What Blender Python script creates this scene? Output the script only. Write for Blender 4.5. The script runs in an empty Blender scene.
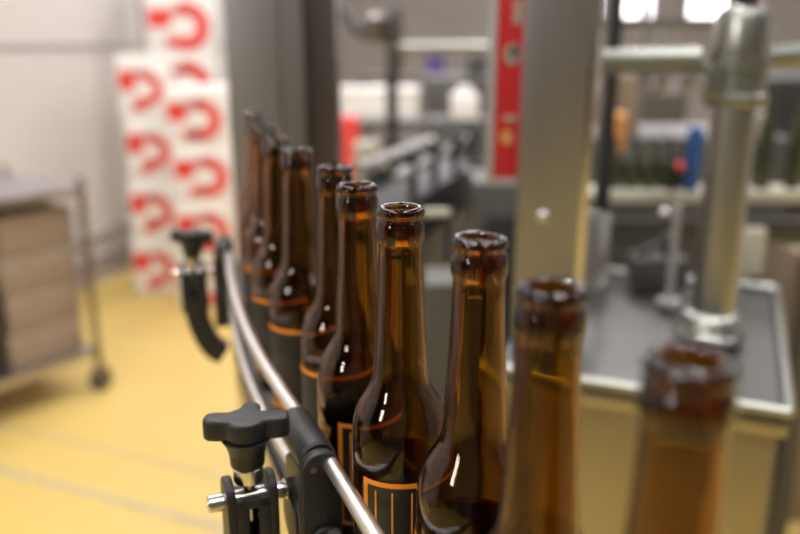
import bpy, bmesh, math, random
from mathutils import Vector, Matrix
random.seed(4)
C = bpy.data.collections.new('scene'); bpy.context.scene.collection.children.link(C)
PI = math.pi
CAMH = 1.247; PITCH = math.radians(15.6); FPX = 800.0
SP, CP = math.sin(PITCH), math.cos(PITCH)

# ---- a pixel of the photograph turned into a world point (x right, y forward, z up) ----
def ray(px, py):
    u = (px - 400) / FPX; v = (py - 267) / FPX
    return Vector((u, CP - v * SP, -SP - v * CP))
def PG(px, py, g):
    r = ray(px, py); return Vector((0, 0, CAMH)) + r * (g / r.y)
def PZ(px, py, z):
    r = ray(px, py); return Vector((0, 0, CAMH)) + r * ((z - CAMH) / r.z)

# ---- materials ----
def mat(name, col=(.5, .5, .5), rough=.5, metal=0, bump=0, bscale=40, var=0, vscale=6, stretch=(1, 1, 1), spec=.5, coat=0, emit=None, estr=0):
    m = bpy.data.materials.new(name); m.use_nodes = True
    nt = m.node_tree; b = nt.nodes['Principled BSDF']
    b.inputs['Base Color'].default_value = (*col, 1)
    b.inputs['Roughness'].default_value = rough
    b.inputs['Metallic'].default_value = metal
    b.inputs['Specular IOR Level'].default_value = spec
    b.inputs['Coat Weight'].default_value = coat
    if emit:
        b.inputs['Emission Color'].default_value = (*emit, 1); b.inputs['Emission Strength'].default_value = estr
    if var or bump:
        tc = nt.nodes.new('ShaderNodeTexCoord'); mp = nt.nodes.new('ShaderNodeMapping')
        mp.inputs['Scale'].default_value = stretch
        nt.links.new(tc.outputs['Object'], mp.inputs['Vector'])
        if var:
            n = nt.nodes.new('ShaderNodeTexNoise'); n.inputs['Scale'].default_value = vscale; n.inputs['Detail'].default_value = 4
            nt.links.new(mp.outputs[0], n.inputs['Vector'])
            r = nt.nodes.new('ShaderNodeValToRGB')
            r.color_ramp.elements[0].position = .3; r.color_ramp.elements[1].position = .7
            r.color_ramp.elements[0].color = (*[max(0, c * (1 - var)) for c in col], 1)
            r.color_ramp.elements[1].color = (*[min(1, c * (1 + var)) for c in col], 1)
            nt.links.new(n.outputs['Fac'], r.inputs['Fac']); nt.links.new(r.outputs[0], b.inputs['Base Color'])
        if bump:
            n2 = nt.nodes.new('ShaderNodeTexNoise'); n2.inputs['Scale'].default_value = bscale; n2.inputs['Detail'].default_value = 3
            nt.links.new(mp.outputs[0], n2.inputs['Vector'])
            bp = nt.nodes.new('ShaderNodeBump'); bp.inputs['Strength'].default_value = bump; bp.inputs['Distance'].default_value = .002
            nt.links.new(n2.outputs['Fac'], bp.inputs['Height']); nt.links.new(bp.outputs[0], b.inputs['Normal'])
    return m

def glass_mat():
    m = bpy.data.materials.new('amber_glass'); m.use_nodes = True
    nt = m.node_tree; b = nt.nodes['Principled BSDF']
    b.inputs['Base Color'].default_value = (1, 1, 1, 1)
    b.inputs['Roughness'].default_value = 0.0
    b.inputs['IOR'].default_value = 1.49
    b.inputs['Specular IOR Level'].default_value = .4
    b.inputs['Transmission Weight'].default_value = 1
    # slow unevenness of blown glass
    tc = nt.nodes.new('ShaderNodeTexCoord'); n = nt.nodes.new('ShaderNodeTexNoise')
    n.inputs['Scale'].default_value = 45; n.inputs['Detail'].default_value = 1
    bp = nt.nodes.new('ShaderNodeBump'); bp.inputs['Strength'].default_value = .04; bp.inputs['Distance'].default_value = .001
    nt.links.new(tc.outputs['Object'], n.inputs['Vector']); nt.links.new(n.outputs['Fac'], bp.inputs['Height'])
    nt.links.new(bp.outputs[0], b.inputs['Normal'])
    va = nt.nodes.new('ShaderNodeVolumeAbsorption')
    va.inputs['Color'].default_value = (.845, .742, .06, 1)
    va.inputs['Density'].default_value = 1700
    nt.links.new(va.outputs[0], nt.nodes['Material Output'].inputs['Volume'])
    return m

M = {}
M['glass'] = glass_mat()
M['label_black'] = mat('label_black_paper', (.012, .012, .012), .45, var=.3, vscale=200)
M['label_orange'] = mat('label_orange_ink', (.86, .27, .02), .45, var=.05, vscale=200)
M['steel'] = mat('polished_steel', (.66, .65, .62), .2, 1, bump=.05, bscale=300)
M['rail'] = mat('guide_rail_steel', (.82, .81, .79), .33, 1, bump=.05, bscale=400)
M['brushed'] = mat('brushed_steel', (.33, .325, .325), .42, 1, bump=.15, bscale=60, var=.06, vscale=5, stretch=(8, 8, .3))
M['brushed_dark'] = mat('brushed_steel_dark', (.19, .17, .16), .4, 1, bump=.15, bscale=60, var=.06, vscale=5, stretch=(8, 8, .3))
M['tray'] = mat('worn_steel_tray', (.15, .147, .145), .46, 1, bump=.2, bscale=18, var=.15, vscale=6)
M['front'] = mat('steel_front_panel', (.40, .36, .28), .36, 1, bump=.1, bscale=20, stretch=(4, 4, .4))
M['black'] = mat('black_nylon', (.013, .013, .014), .42, bump=.25, bscale=700)
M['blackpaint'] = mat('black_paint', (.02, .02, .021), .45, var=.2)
M['chain'] = mat('grey_chain_plastic', (.12, .11, .10), .45, var=.2, vscale=20)
M['floor'] = mat('yellow_epoxy_floor', (.60, .435, .135), .36, bump=.12, bscale=5, var=.06, vscale=1.4)
M['seam'] = mat('floor_seam_grey', (.40, .36, .26), .6, var=.2, vscale=20)
M['wall'] = mat('pale_wall_panel', (.62, .585, .575), .55, var=.03, vscale=1.2)
M['added_skylight'] = mat('added_skylight_pane', (.9, .9, .9), .3, emit=(.93, .93, 1.0), estr=5.0, var=.01)  # glow of the added ceiling panels
M['ceiling'] = mat('ceiling_grey', (.24, .235, .23), .8, var=.05)
M['wallseam'] = mat('wall_seam_grey', (.36, .33, .32), .6, var=.1)
M['wallback'] = mat('far_wall_grey', (.36, .34, .335), .7, var=.08, vscale=.8)
M['walldark'] = mat('dark_grey_wall', (.10, .095, .09), .7, var=.08)
M['frame'] = mat('window_frame_grey', (.35, .33, .34), .5, var=.1)
M['window'] = mat('daylit_window', (.9, .9, .9), .3, emit=(1.0, .93, .98), estr=4, var=.01)
M['lamp'] = mat('lamp_diffuser', (.9, .9, .9), .3, emit=(1.0, .96, .9), estr=14, var=.01)
M['carton'] = mat('white_carton', (.80, .78, .75), .6, var=.03, vscale=9)
M['red'] = mat('red_print', (.72, .05, .04), .5, var=.08, vscale=30)
M['pink'] = mat('pink_print', (.75, .12, .18), .5, var=.08, vscale=30)
M['kraft'] = mat('brown_cardboard', (.30, .23, .175), .75, var=.08, vscale=8)
M['tape'] = mat('tape_pale', (.55, .46, .36), .4, var=.05)
M['cart'] = mat('cart_steel', (.30, .26, .25), .4, 1, var=.1)
M['carttop'] = mat('cart_top_steel', (.48, .46, .50), .35, 1, var=.1)
M['rubber'] = mat('grey_rubber', (.05, .05, .055), .6, var=.1)
M['crate'] = mat('dark_crate_plastic', (.03, .025, .022), .5, var=.2)
M['cream'] = mat('cream_plastic', (.42, .40, .32), .5, var=.05)
M['white'] = mat('white_plastic', (.82, .81, .80), .4, var=.02)
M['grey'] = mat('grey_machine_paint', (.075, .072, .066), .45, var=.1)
M['greypaint'] = mat('olive_grey_paint', (.085, .085, .068), .5, var=.06)
M['greengrey'] = mat('grey_green_steel', (.25, .265, .235), .33, .8, var=.08)
M['pipe'] = mat('matt_steel_pipe', (.40, .41, .38), .33, 1, bump=.1, bscale=80)
M['label_back'] = mat('label_paper_back', (.34, .27, .19), .6, var=.1, vscale=80)
M['palegrey'] = mat('pale_grey_plastic', (.42, .41, .40), .4, var=.05)
M['darkgreen'] = mat('dark_green_glass', (.04, .045, .022), .2, var=.2, coat=.5)
M['blue'] = mat('blue_plastic', (.02, .09, .30), .4, var=.1)
M['purple'] = mat('purple_plastic', (.11, .08, .25), .4, var=.1)
M['tan'] = mat('tan_board', (.27, .20, .14), .6, var=.1)
M['orange'] = mat('orange_plastic', (.62, .28, .08), .45, var=.1)
M['green'] = mat('green_plastic', (.02, .30, .08), .4, var=.1)
M['signred'] = mat('sign_red', (.60, .025, .03), .4, var=.06)
M['signyellow'] = mat('sign_yellow', (.70, .33, .10), .5, var=.06)

# ---- mesh building ----
class MB:
    def __init__(s): s.bm = bmesh.new(); s.mi = 0
    def _mark(s, faces, smooth):
        for f in faces: f.material_index = s.mi; f.smooth = smooth
    def box(s, c, size, rz=0, bev=0, rot=None, seg=2):
        t = bmesh.new(); bmesh.ops.create_cube(t, size=1)
        bmesh.ops.scale(t, vec=Vector(size), verts=t.verts)
        if bev: bmesh.ops.bevel(t, geom=t.edges[:], offset=bev, segments=seg, affect='EDGES', profile=.6)
        R = rot if rot is not None else Matrix.Rotation(rz, 4, 'Z')
        bmesh.ops.transform(t, matrix=Matrix.Translation(Vector(c)) @ R, verts=t.verts)
        s.merge(t, bool(bev)); return s
    def merge(s, t, smooth=False):
        mp = {}
        for v in t.verts: mp[v] = s.bm.verts.new(v.co)
        for f in t.faces:
            try: nf = s.bm.faces.new([mp[v] for v in f.verts]); nf.material_index = s.mi; nf.smooth = smooth
            except ValueError: pass
        t.free()
    def tube(s, pts, r, seg=20, cap=True, radii=None):
        pts = [Vector(p) for p in pts]; rings = []
        up = None
        for i, p in enumerate(pts):
            d = (pts[min(i + 1, len(pts) - 1)] - pts[max(i - 1, 0)]).normalized()
            if up is None:
                up = Vector((0, 0, 1)) if abs(d.z) < .9 else Vector((1, 0, 0))
            a = (up - d * up.dot(d)).normalized(); b = d.cross(a); up = a
            rr = radii[i] if radii else r
            rings.append([s.bm.verts.new(p + (a * math.cos(t) + b * math.sin(t)) * rr) for t in [2 * PI * k / seg for k in range(seg)]])
        for A, B in zip(rings, rings[1:]):
            for k in range(seg):
                f = s.bm.faces.new((A[k], A[(k + 1) % seg], B[(k + 1) % seg], B[k])); f.material_index = s.mi; f.smooth = True
        if cap:
            for R in (rings[0][::-1], rings[-1]):
                f = s.bm.faces.new(R); f.material_index = s.mi
        return s
    def cyl(s, p0, p1, r, seg=28, bev=0):
        p0 = Vector(p0); p1 = Vector(p1)
        if bev:
            d = (p1 - p0).normalized()
            return s.tube([p0, p0 + d * .0001, p0 + d * bev, p1 - d * bev, p1 - d * .0001, p1], r, seg, True, [r - bev, r - bev * .95, r, r, r - bev * .95, r - bev])
        return s.tube([p0, p1], r, seg)
    def lathe(s, prof, seg=64, closed=False, c=(0, 0, 0)):
        c = Vector(c); rings = []
        for (r, z) in prof:
            if r < 1e-6: rings.append([s.bm.verts.new(c + Vector((0, 0, z)))])
            else: rings.append([s.bm.verts.new(c + Vector((r * math.cos(2 * PI * k / seg), r * math.sin(2 * PI * k / seg), z))) for k in range(seg)])
        for A, B in zip(rings, rings[1:]):
            for k in range(seg):
                k2 = (k + 1) % seg
                if len(A) == 1 and len(B) == 1: continue
                if len(A) == 1: vs = (A[0], B[k2], B[k])
                elif len(B) == 1: vs = (A[k], A[k2], B[0])
                else: vs = (A[k], A[k2], B[k2], B[k])
                f = s.bm.faces.new(vs); f.material_index = s.mi; f.smooth = True
        return s
    def prism(s, outline, z0, z1, M4=None, bev=0, smooth=False):
        t = bmesh.new()
        vs = [t.verts.new((x, y, z0)) for x, y in outline]
        f = t.faces.new(vs)
        r = bmesh.ops.extrude_face_region(t, geom=[f])
        bmesh.ops.translate(t, vec=(0, 0, z1 - z0), verts=[v for v in r['geom'] if isinstance(v, bmesh.types.BMVert)])
        bmesh.ops.recalc_face_normals(t, faces=t.faces)
        if bev:
            es = [e for e in t.edges if abs(e.verts[0].co.z - e.verts[1].co.z) < 1e-7]
            bmesh.ops.bevel(t, geom=es, offset=bev, segments=3, affect='EDGES', profile=.6)
        if M4 is not None: bmesh.ops.transform(t, matrix=M4, verts=t.verts)
        s.merge(t, smooth or bool(bev)); return s
    def sweep(s, path, cs):
        """cs: closed list of (offset sideways, z) ; path: list of xy points"""
        rings = []
        for i, p in enumerate(path):
            d = (path[min(i + 1, len(path) - 1)] - path[max(i - 1, 0)]).normalized()
            n = Vector((d.y, -d.x))
            rings.append([s.bm.verts.new((p.x + n.x * o, p.y + n.y * o, z)) for o, z in cs])
        k_ = len(cs)
        for A, B in zip(rings, rings[1:]):
            for k in range(k_):
                f = s.bm.faces.new((A[k], A[(k + 1) % k_], B[(k + 1) % k_], B[k])); f.material_index = s.mi
        s.bm.faces.new(rings[0]).material_index = s.mi; s.bm.faces.new(rings[-1][::-1]).material_index = s.mi
        return s
    def build(s, name, mats, parent=None, loc=(0, 0, 0), rz=0):
        bmesh.ops.recalc_face_normals(s.bm, faces=s.bm.faces)
        me = bpy.data.meshes.new(name); s.bm.to_mesh(me); s.bm.free()
        if not isinstance(mats, (list, tuple)): mats = [mats]
        for m in mats: me.materials.append(M[m])
        try: me.set_sharp_from_angle(angle=math.radians(38))
        except Exception: pass
        o = bpy.data.objects.new(name, me); C.objects.link(o)
        if parent: o.parent = parent
        o.location = loc; o.rotation_euler = (0, 0, rz)
        return o
def tag(o, label=None, cat=None, group=None, kind=None):
    if label: o['label'] = label
    if cat: o['category'] = cat
    if group: o['group'] = group
    if kind: o['kind'] = kind
    return o
def empty(name, loc=(0, 0, 0), rz=0):
    o = bpy.data.objects.new(name, None); C.objects.link(o); o.location = loc; o.rotation_euler = (0, 0, rz); o.empty_display_size = .05
    return o
def copy_tree(o, parent=None):
    c = o.copy(); C.objects.link(c)
    if parent: c.parent = parent
    for ch in [x for x in C.objects if x.parent == o]: copy_tree(ch, c)
    return c
def catmull(pts, n):
    P = [Vector(p) for p in pts]; out = []
    P = [P[0] * 2 - P[1]] + P + [P[-1] * 2 - P[-2]]
    for i in range(1, len(P) - 2):
        for k in range(n):
            t = k / n; a, b, c, d = P[i - 1:i + 3]
            out.append(.5 * ((2 * b) + (c - a) * t + (2 * a - 5 * b + 4 * c - d) * t * t + (3 * b - a - 3 * c + d) * t ** 3))
    out.append(P[-2]); return out

# =================================================================== SETTING
MB().box((1.5, 5, -.05), (14, 16, .1)).build('floor', 'floor')['kind'] = 'structure'
def strip(a, b, w, name, g=.0):
    a = Vector(a); b = Vector(b); d = b - a; L = d.length
    o = MB().box(((a + b) / 2).to_tuple()[:2] + (.0012,), (L, w, .0024), rz=math.atan2(d.y, d.x)).build(name, 'seam'); o['kind'] = 'structure'
s0, s1 = PZ(0, 470, 0), PZ(212, 526, 0)
dd = (s1 - s0).normalized()
strip(s0 - dd * 1.2, s1 + dd * 1.0, .020, 'trim_1')
q = PZ(0, 425, 0); strip(q - dd * .4, q + dd * 2.5, .008, 'trim_2')

# left wall of pale sandwich panels, running away to the right
WA = math.radians(14)
wd = Vector((math.sin(WA), math.cos(WA), 0)); wn = Vector((-wd.y, wd.x, 0))
W0 = Vector((-1.68, 4.0, 0))
def wallbox(t0, t1, z0, z1, thick, off, name, m, kind='structure'):
    c = W0 + wd * (t0 + t1) / 2 + wn * (off + thick / 2); c.z = (z0 + z1) / 2
    o = MB().box(c, (t1 - t0, thick, z1 - z0), rz=PI / 2 - WA).build(name, m)
    if kind: o['kind'] = kind
    return o
wallbox(-4.2, 2.0, 0, 3.2, .15, 0, 'wall_left', 'wall')
MB().box((1.6, 3.6, 4.15), (14, 12.4, .1)).build('ceiling', 'ceiling')['kind'] = 'structure'
MB().box((1.6, -2.6, 2.05), (14, .1, 4.1)).build('wall_front', 'walldark')['kind'] = 'structure'
MB().box((-5.4, 3.6, 2.05), (.1, 12.4, 4.1)).build('wall_far_left', 'walldark')['kind'] = 'structure'
MB().box((5.2, 4.5, 1.9), (.15, 10.4, 3.8)).build('wall_right', 'wallback')['kind'] = 'structure'
wallbox(-4.2, 2.0, .125, .15, .03, -.0295, 'trim_6', 'wallseam')
wallbox(-4.2, 2.0, .25, .275, .03, -.0295, 'trim_7', 'wallseam')
wallbox(-4.2, 2.0, 1.215, 1.245, .004, -.0035, 'trim_3', 'wallseam')
for i, t in enumerate((.79,)):
    wallbox(t, t + .05, 0, 3.2, .006, -.0055, 'trim_%d' % (4 + i), 'wallseam')
wallbox(-4.2, 2.0, 0, .09, .02, -.0195, 'baseboard_left', 'wallseam')
MB().box((2.0, 9.6, 2.05), (14, .15, 4.1)).build('wall_back', 'wallback')['kind'] = 'structure'
# daylit windows high in the far wall
def window(n, x0, x1, y0, y1):
    a = PG(x0, y1, 9.5); b = PG(x1, y0, 9.5)
    z1 = max(b.z, a.z + .75)
    cx = (a.x + b.x) / 2; cz = (a.z + z1) / 2; w = b.x - a.x; h = z1 - a.z
    f = MB()
    for sx in (-1, 1): f.box((cx + sx * (w / 2 + .03), 9.50, cz), (.06, .05, h + .12))
    for sz in (-1, 1): f.box((cx, 9.50, cz + sz * (h / 2 + .03)), (w, .05, .06))
    o = f.build('window_%d' % n, 'frame'); o['kind'] = 'structure'
    MB().box((cx, 9.51, cz), (w, .02, h)).build('window_pane', 'window', o)
window(1, 617, 652, 2, 26); window(2, 687, 740, 2, 26)
def added_clerestory(n, cx):  # glowing windows added above the view to brighten the bottle rims
    f = MB(); w, z0, z1 = 1.5, 2.15, 3.75; cz = (z0 + z1) / 2; h = z1 - z0
    for sx in (-1, 0, 1): f.box((cx + sx * (w / 2 + .03), 9.50, cz), (.06, .05, h + .12))
    for sz in (-1, 1): f.box((cx, 9.50, cz + sz * (h / 2 + .03)), (w, .05, .06))
    o = f.build('window_%d' % n, 'frame'); o['kind'] = 'structure'
    MB().box((cx, 9.51, cz), (w, .02, h)).build('window_pane', 'window', o)
def added_skylight(n, x, y0, y1, w=.85):  # unseen glowing ceiling strips, added for continuous highlights on the rims
    f = MB(); cy_ = (y0 + y1) / 2
    for sx in (-1, 1): f.box((x + sx * (w / 2 + .04), cy_, 4.06), (.08, y1 - y0 + .16, .07))
    for sy in (-1, 1): f.box((x, cy_ + sy * ((y1 - y0) / 2 + .04), 4.06), (w, .08, .07))
    for k in range(1, 4): f.box((x, y0 + (y1 - y0) * k / 4, 4.06), (w, .05, .07))
    o = f.build('window_%d' % n, 'frame'); o['kind'] = 'structure'
    MB().box((x, cy_, 4.085), (w, y1 - y0, .02)).build('window_pane', 'added_skylight', o)
added_skylight(10, -1.1, -1.5, 7.5); added_skylight(11, .9, -1.5, 7.5); added_skylight(12, 3.6, -1.5, 7.5)
for k in range(5): added_clerestory(5 + k, -3.6 + 1.9 * k)
window(3, 296, 322, 2, 24); window(4, 583, 600, 2, 24)

# =================================================================== BOTTLES
ZM = CAMH - .092
DH = .0035
HB = .255 + DH; ZB = ZM - .255  # conveyor bed height .900
def bottle_profile():
    top = [(.0088, .0008), (.0095, .0002), (.0108, 0), (.0121, .0006), (.0131, .0020), (.0134, .0036), (.0131, .0050), (.0122, .0060),
           (.0119, .0069), (.0122, .0077), (.0131, .0088), (.0136, .0110), (.0136, .0150), (.0134, .0180), (.0127, .0198), (.0122, .0210),
           (.0126, .0225)]
    ctrl = [(.0126, .0225), (.0136, .045), (.0149, .068), (.0160, .086), (.0167, .096), (.0180, .1025), (.0207, .1080), (.0240, .1135), (.0268, .1195), (.0288, .1270), (.0298, .1350), (.03, .144)]
    body = [(v.x, v.y) for v in catmull([Vector((a, b + (DH if b > .03 else 0), 0)) for a, b in ctrl], 5)][1:]
    low = [(.0300, .175), (.0300, .215), (.0300, .240), (.0297, .2465), (.0288, .2515), (.0270, .2542), (.0245, .255), (.021, .2540), (.012, .2510), (0, .2500)]
    low = [(r, z + DH) for r, z in low]
    outer = [(r + (.0004 if z < .022 else 0), z) for r, z in top] + body + low
    inner = [(0, .2455), (.012, .2462), (.021, .2480), (.0255, .2460), (.0273, .2400), (.0277, .230), (.0277, .18), (.0277, .155)]
    inner = [(r, z + DH) for r, z in inner]
    ib = [(r - .0023, z) for r, z in body[::-1][1:]]
    ib = [(r, z + .0012) for r, z in ib]
    inner += ib + [(.0101, .0250), (.0095, .0215), (.0091, .0170), (.0090, .010), (.0089, .006), (.0088, .0035), (.0087, .0018)]
    return outer, inner
def make_bottle():
    outer, inner = bottle_profile()
    prof = [(r, HB - h) for r, h in outer + inner] + [(outer[0][0], HB - outer[0][1])]
    b = MB(); b.lathe(prof, 72)
    bmesh.ops.remove_doubles(b.bm, verts=b.bm.verts, dist=1e-6)
    o = b.build('beer_bottle', 'glass')
    for p in o.data.polygons: p.use_smooth = True
    try:
        at = o.data.attributes.get('sharp_edge')
        if at: o.data.attributes.remove(at)
    except Exception: pass
    # label: black with orange border and thin upright orange lines
    l = MB(); R = .03012; th = .00012
    h0, h1 = .1545 + DH, .232 + DH
    ring = 3.2
    arc = 2 * PI * R * 1000 * .82            # mm of label
    xs = [0, ring]; lines = [8.4, 18.8, 30.4, 33.6]
    cols = [(0, ring, 'b')]
    x = ring
    for a in lines:
        cols.append((x, a, 'k')); cols.append((a, a + 1.1, 'l')); x = a + 1.1
    cols.append((x, arc - ring, 'k')); cols.append((arc - ring, arc, 'b'))
    rows = [(h0, h0 + .0032, 'b'), (h0 + .0032, h0 + .0062, 'g'), (h0 + .0062, h1 - .0062, 'm'), (h1 - .0062, h1 - .0032, 'g'), (h1 - .0032, h1, 'b')]
    def pt(u, h, r):
        a = u / 1000 / R
        return (r * math.sin(a), -r * math.cos(a), HB - h)
    cache = {}
    def V(u, h, r):
        k = (round(u, 4), round(h, 6), r)
        if k not in cache: cache[k] = l.bm.verts.new(pt(u, h, r))
        return cache[k]
    for (ha, hb, rk) in rows:
        for (a, b_, ck) in cols:
            org = rk == 'b' or ck == 'b' or (ck == 'l' and rk == 'm')
            n = max(1, int((b_ - a) / 2.2))
            for k in range(n):
                u0 = a + (b_ - a) * k / n; u1 = a + (b_ - a) * (k + 1) / n
                f = l.bm.faces.new((V(u0, ha, R + th), V(u0, hb, R + th), V(u1, hb, R + th), V(u1, ha, R + th)))
                f.material_index = 1 if org else 0; f.smooth = True
                f = l.bm.faces.new((V(u0, ha, R), V(u1, ha, R), V(u1, hb, R), V(u0, hb, R)))
                f.material_index = 1 if rk == 'b' or ck == 'b' else 2; f.smooth = True
    me = bpy.data.meshes.new('label'); l.bm.normal_update(); l.bm.to_mesh(me); l.bm.free()
    me.materials.append(M['label_black']); me.materials.append(M['label_orange']); me.materials.append(M['label_back'])
    lo = bpy.data.objects.new('paper_label', me); C.objects.link(lo); lo.parent = o
    lo['label'] = 'black label with orange border and thin upright orange lines'
    return o
mouths = [(690, 370), (551, 295), (480, 244), (400.5, 213), (357, 189.5), (334.5, 170.5), (297, 153), (276, 141.5), (264, 129.5), (257, 120), (253.5, 112.5)]
# angle of the label's left edge seen from the front
label_rot = [10, -20, 60, -46, -27, -150, -160, 130, 100, -90, 15]
blabels = ['nearest amber beer bottle, lower right corner, only its blurred neck in view',
 'amber beer bottle just left of and behind the nearest one, mouth softly blurred',
 'amber beer bottle standing between the sharp bottle with label and the second nearest bottle',
 'sharply focused amber beer bottle in the middle showing its orange bordered black label',
 'amber beer bottle directly behind the sharply focused one, orange label edge near the clamp',
 'sixth amber beer bottle from the front, touching the fifth bottle in view on its left',
 'seventh amber beer bottle from the front, rim before the dark edge of the steel pillar',
 'amber beer bottle eighth from the front, fourth from the far end of the row',
 'amber beer bottle third from the far end of the curved row',
 'amber beer bottle second from the far end, almost hidden by the bottle ahead of it',
 'farthest amber beer bottle, its rim topmost at the left end of the row']
centers = []
proto = make_bottle()
for i, (px, py) in enumerate(mouths):
    p = PZ(px, py, ZM); centers.append(Vector((p.x, p.y)))
    o = proto if i == 0 else copy_tree(proto)
    o.location = (p.x, p.y, ZB + .0005); o.rotation_euler = (0, 0, math.radians(label_rot[i]))
    tag(o, blabels[i], 'bottle', 'amber beer bottles queued on the conveyor')

# =================================================================== CONVEYOR
path = [centers[0] + (centers[0] - centers[1]) * k for k in (3.2, 2.1, 1.0)] + centers + [centers[-1] + (centers[-1] - centers[-2]) * k + Vector((.004, 0)) * k * k for k in (1, 2.2, 3.4)]
# smooth the centreline a little
for _ in range(3):
    path = [path[0]] + [(path[i - 1] + path[i] * 2 + path[i + 1]) / 4 for i in range(1, len(path) - 1)] + [path[-1]]
cl = [Vector((v.x, v.y)) for v in catmull([Vector((p.x, p.y, 0)) for p in path], 8)]
def offs(o, sub=None):
    out = []
    for i, p in enumerate(cl):
        d = (cl[min(i + 1, len(cl) - 1)] - cl[max(i - 1, 0)]).normalized(); n = Vector((d.y, -d.x))
        out.append(p + n * o)
    return out
conv = empty('bottle_conveyor', (cl[len(cl) // 2].x, cl[len(cl) // 2].y, 0))
tag(conv, 'steel sided chain conveyor carrying the queue of amber bottles', 'conveyor')
cx0 = Vector(conv.location)
def csh(o): o.location = -cx0; return o
csh(MB().sweep(cl, [(-.042, ZB - .006), (.042, ZB - .006), (.042, ZB), (-.042, ZB)]).build('chain_bed', 'chain', conv))
for s in (-1, 1):
    a, b = (s * .0455, s * .0485)
    csh(MB().sweep(cl, [(a, ZB - .10), (b, ZB - .10), (b, ZB - .002), (s * .0475, ZB + .001), (s * .0465, ZB + .001), (a, ZB - .002)]).build('side_plate', 'steel', conv))
csh(MB().sweep(cl, [(-.0455, ZB - .03), (.0455, ZB - .03), (.0455, ZB - .012), (-.0455, ZB - .012)]).build('chain_guide', 'blackpaint', conv))
for idx in (6, len(cl) // 2 + 20, len(cl) - 8):
    p = cl[idx]
    csh(MB().box((p.x, p.y, (ZB - .03) / 2), (.05, .05, ZB - .03), bev=.004).box((p.x, p.y, .006), (.12, .12, .012), bev=.003).build('leg', 'brushed', conv))

# guide rails on the left of the bottles
ZR = CAMH - .250; RO = .0405
rpx = [(228, 243), (227.5, 256), (229.5, 278), (236, 306), (247, 334), (262, 363), (279, 388), (300, 418), (322, 449), (342, 482), (372, 531)]
rw = [PZ(x, y, ZR) for x, y in rpx]; rw = [Vector((p.x, p.y, 0)) for p in rw][::-1]
rw = [rw[0] * 2 - rw[2] + (rw[0] - rw[2]) * 1.2, rw[0] * 2 - rw[2]] + rw
for _ in range(2):
    rw = [rw[0]] + [(rw[i - 1] + rw[i] * 2 + rw[i + 1]) / 4 for i in range(1, len(rw) - 1)] + [rw[-1]]
def clear(p):
    for c in centers:
        d = Vector((p.x - c.x, p.y - c.y)); L = d.length
        if L < .0358: d = d * (.0358 / L); p = Vector((c.x + d.x, c.y + d.y, p.z))
    return p
RP = [clear(p) for p in catmull(rw, 8)]
for _ in range(4): RP = [RP[0]] + [(RP[i - 1] + RP[i] * 2 + RP[i + 1]) / 4 for i in range(1, len(RP) - 1)] + [RP[-1]]
def rail(z, r, label):
    b = MB(); b.tube([(p.x, p.y, z) for p in RP], r, 20)
    return tag(b.build('guide_rail', 'rail'), label, 'rail', 'round steel guide rails')
rail(ZR, .0050, 'upper round steel guide rail against the bottle bodies, held by black clamps')
rail(ZR - .048, .0045, 'lower round steel guide rail running below the brighter upper one')

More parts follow.
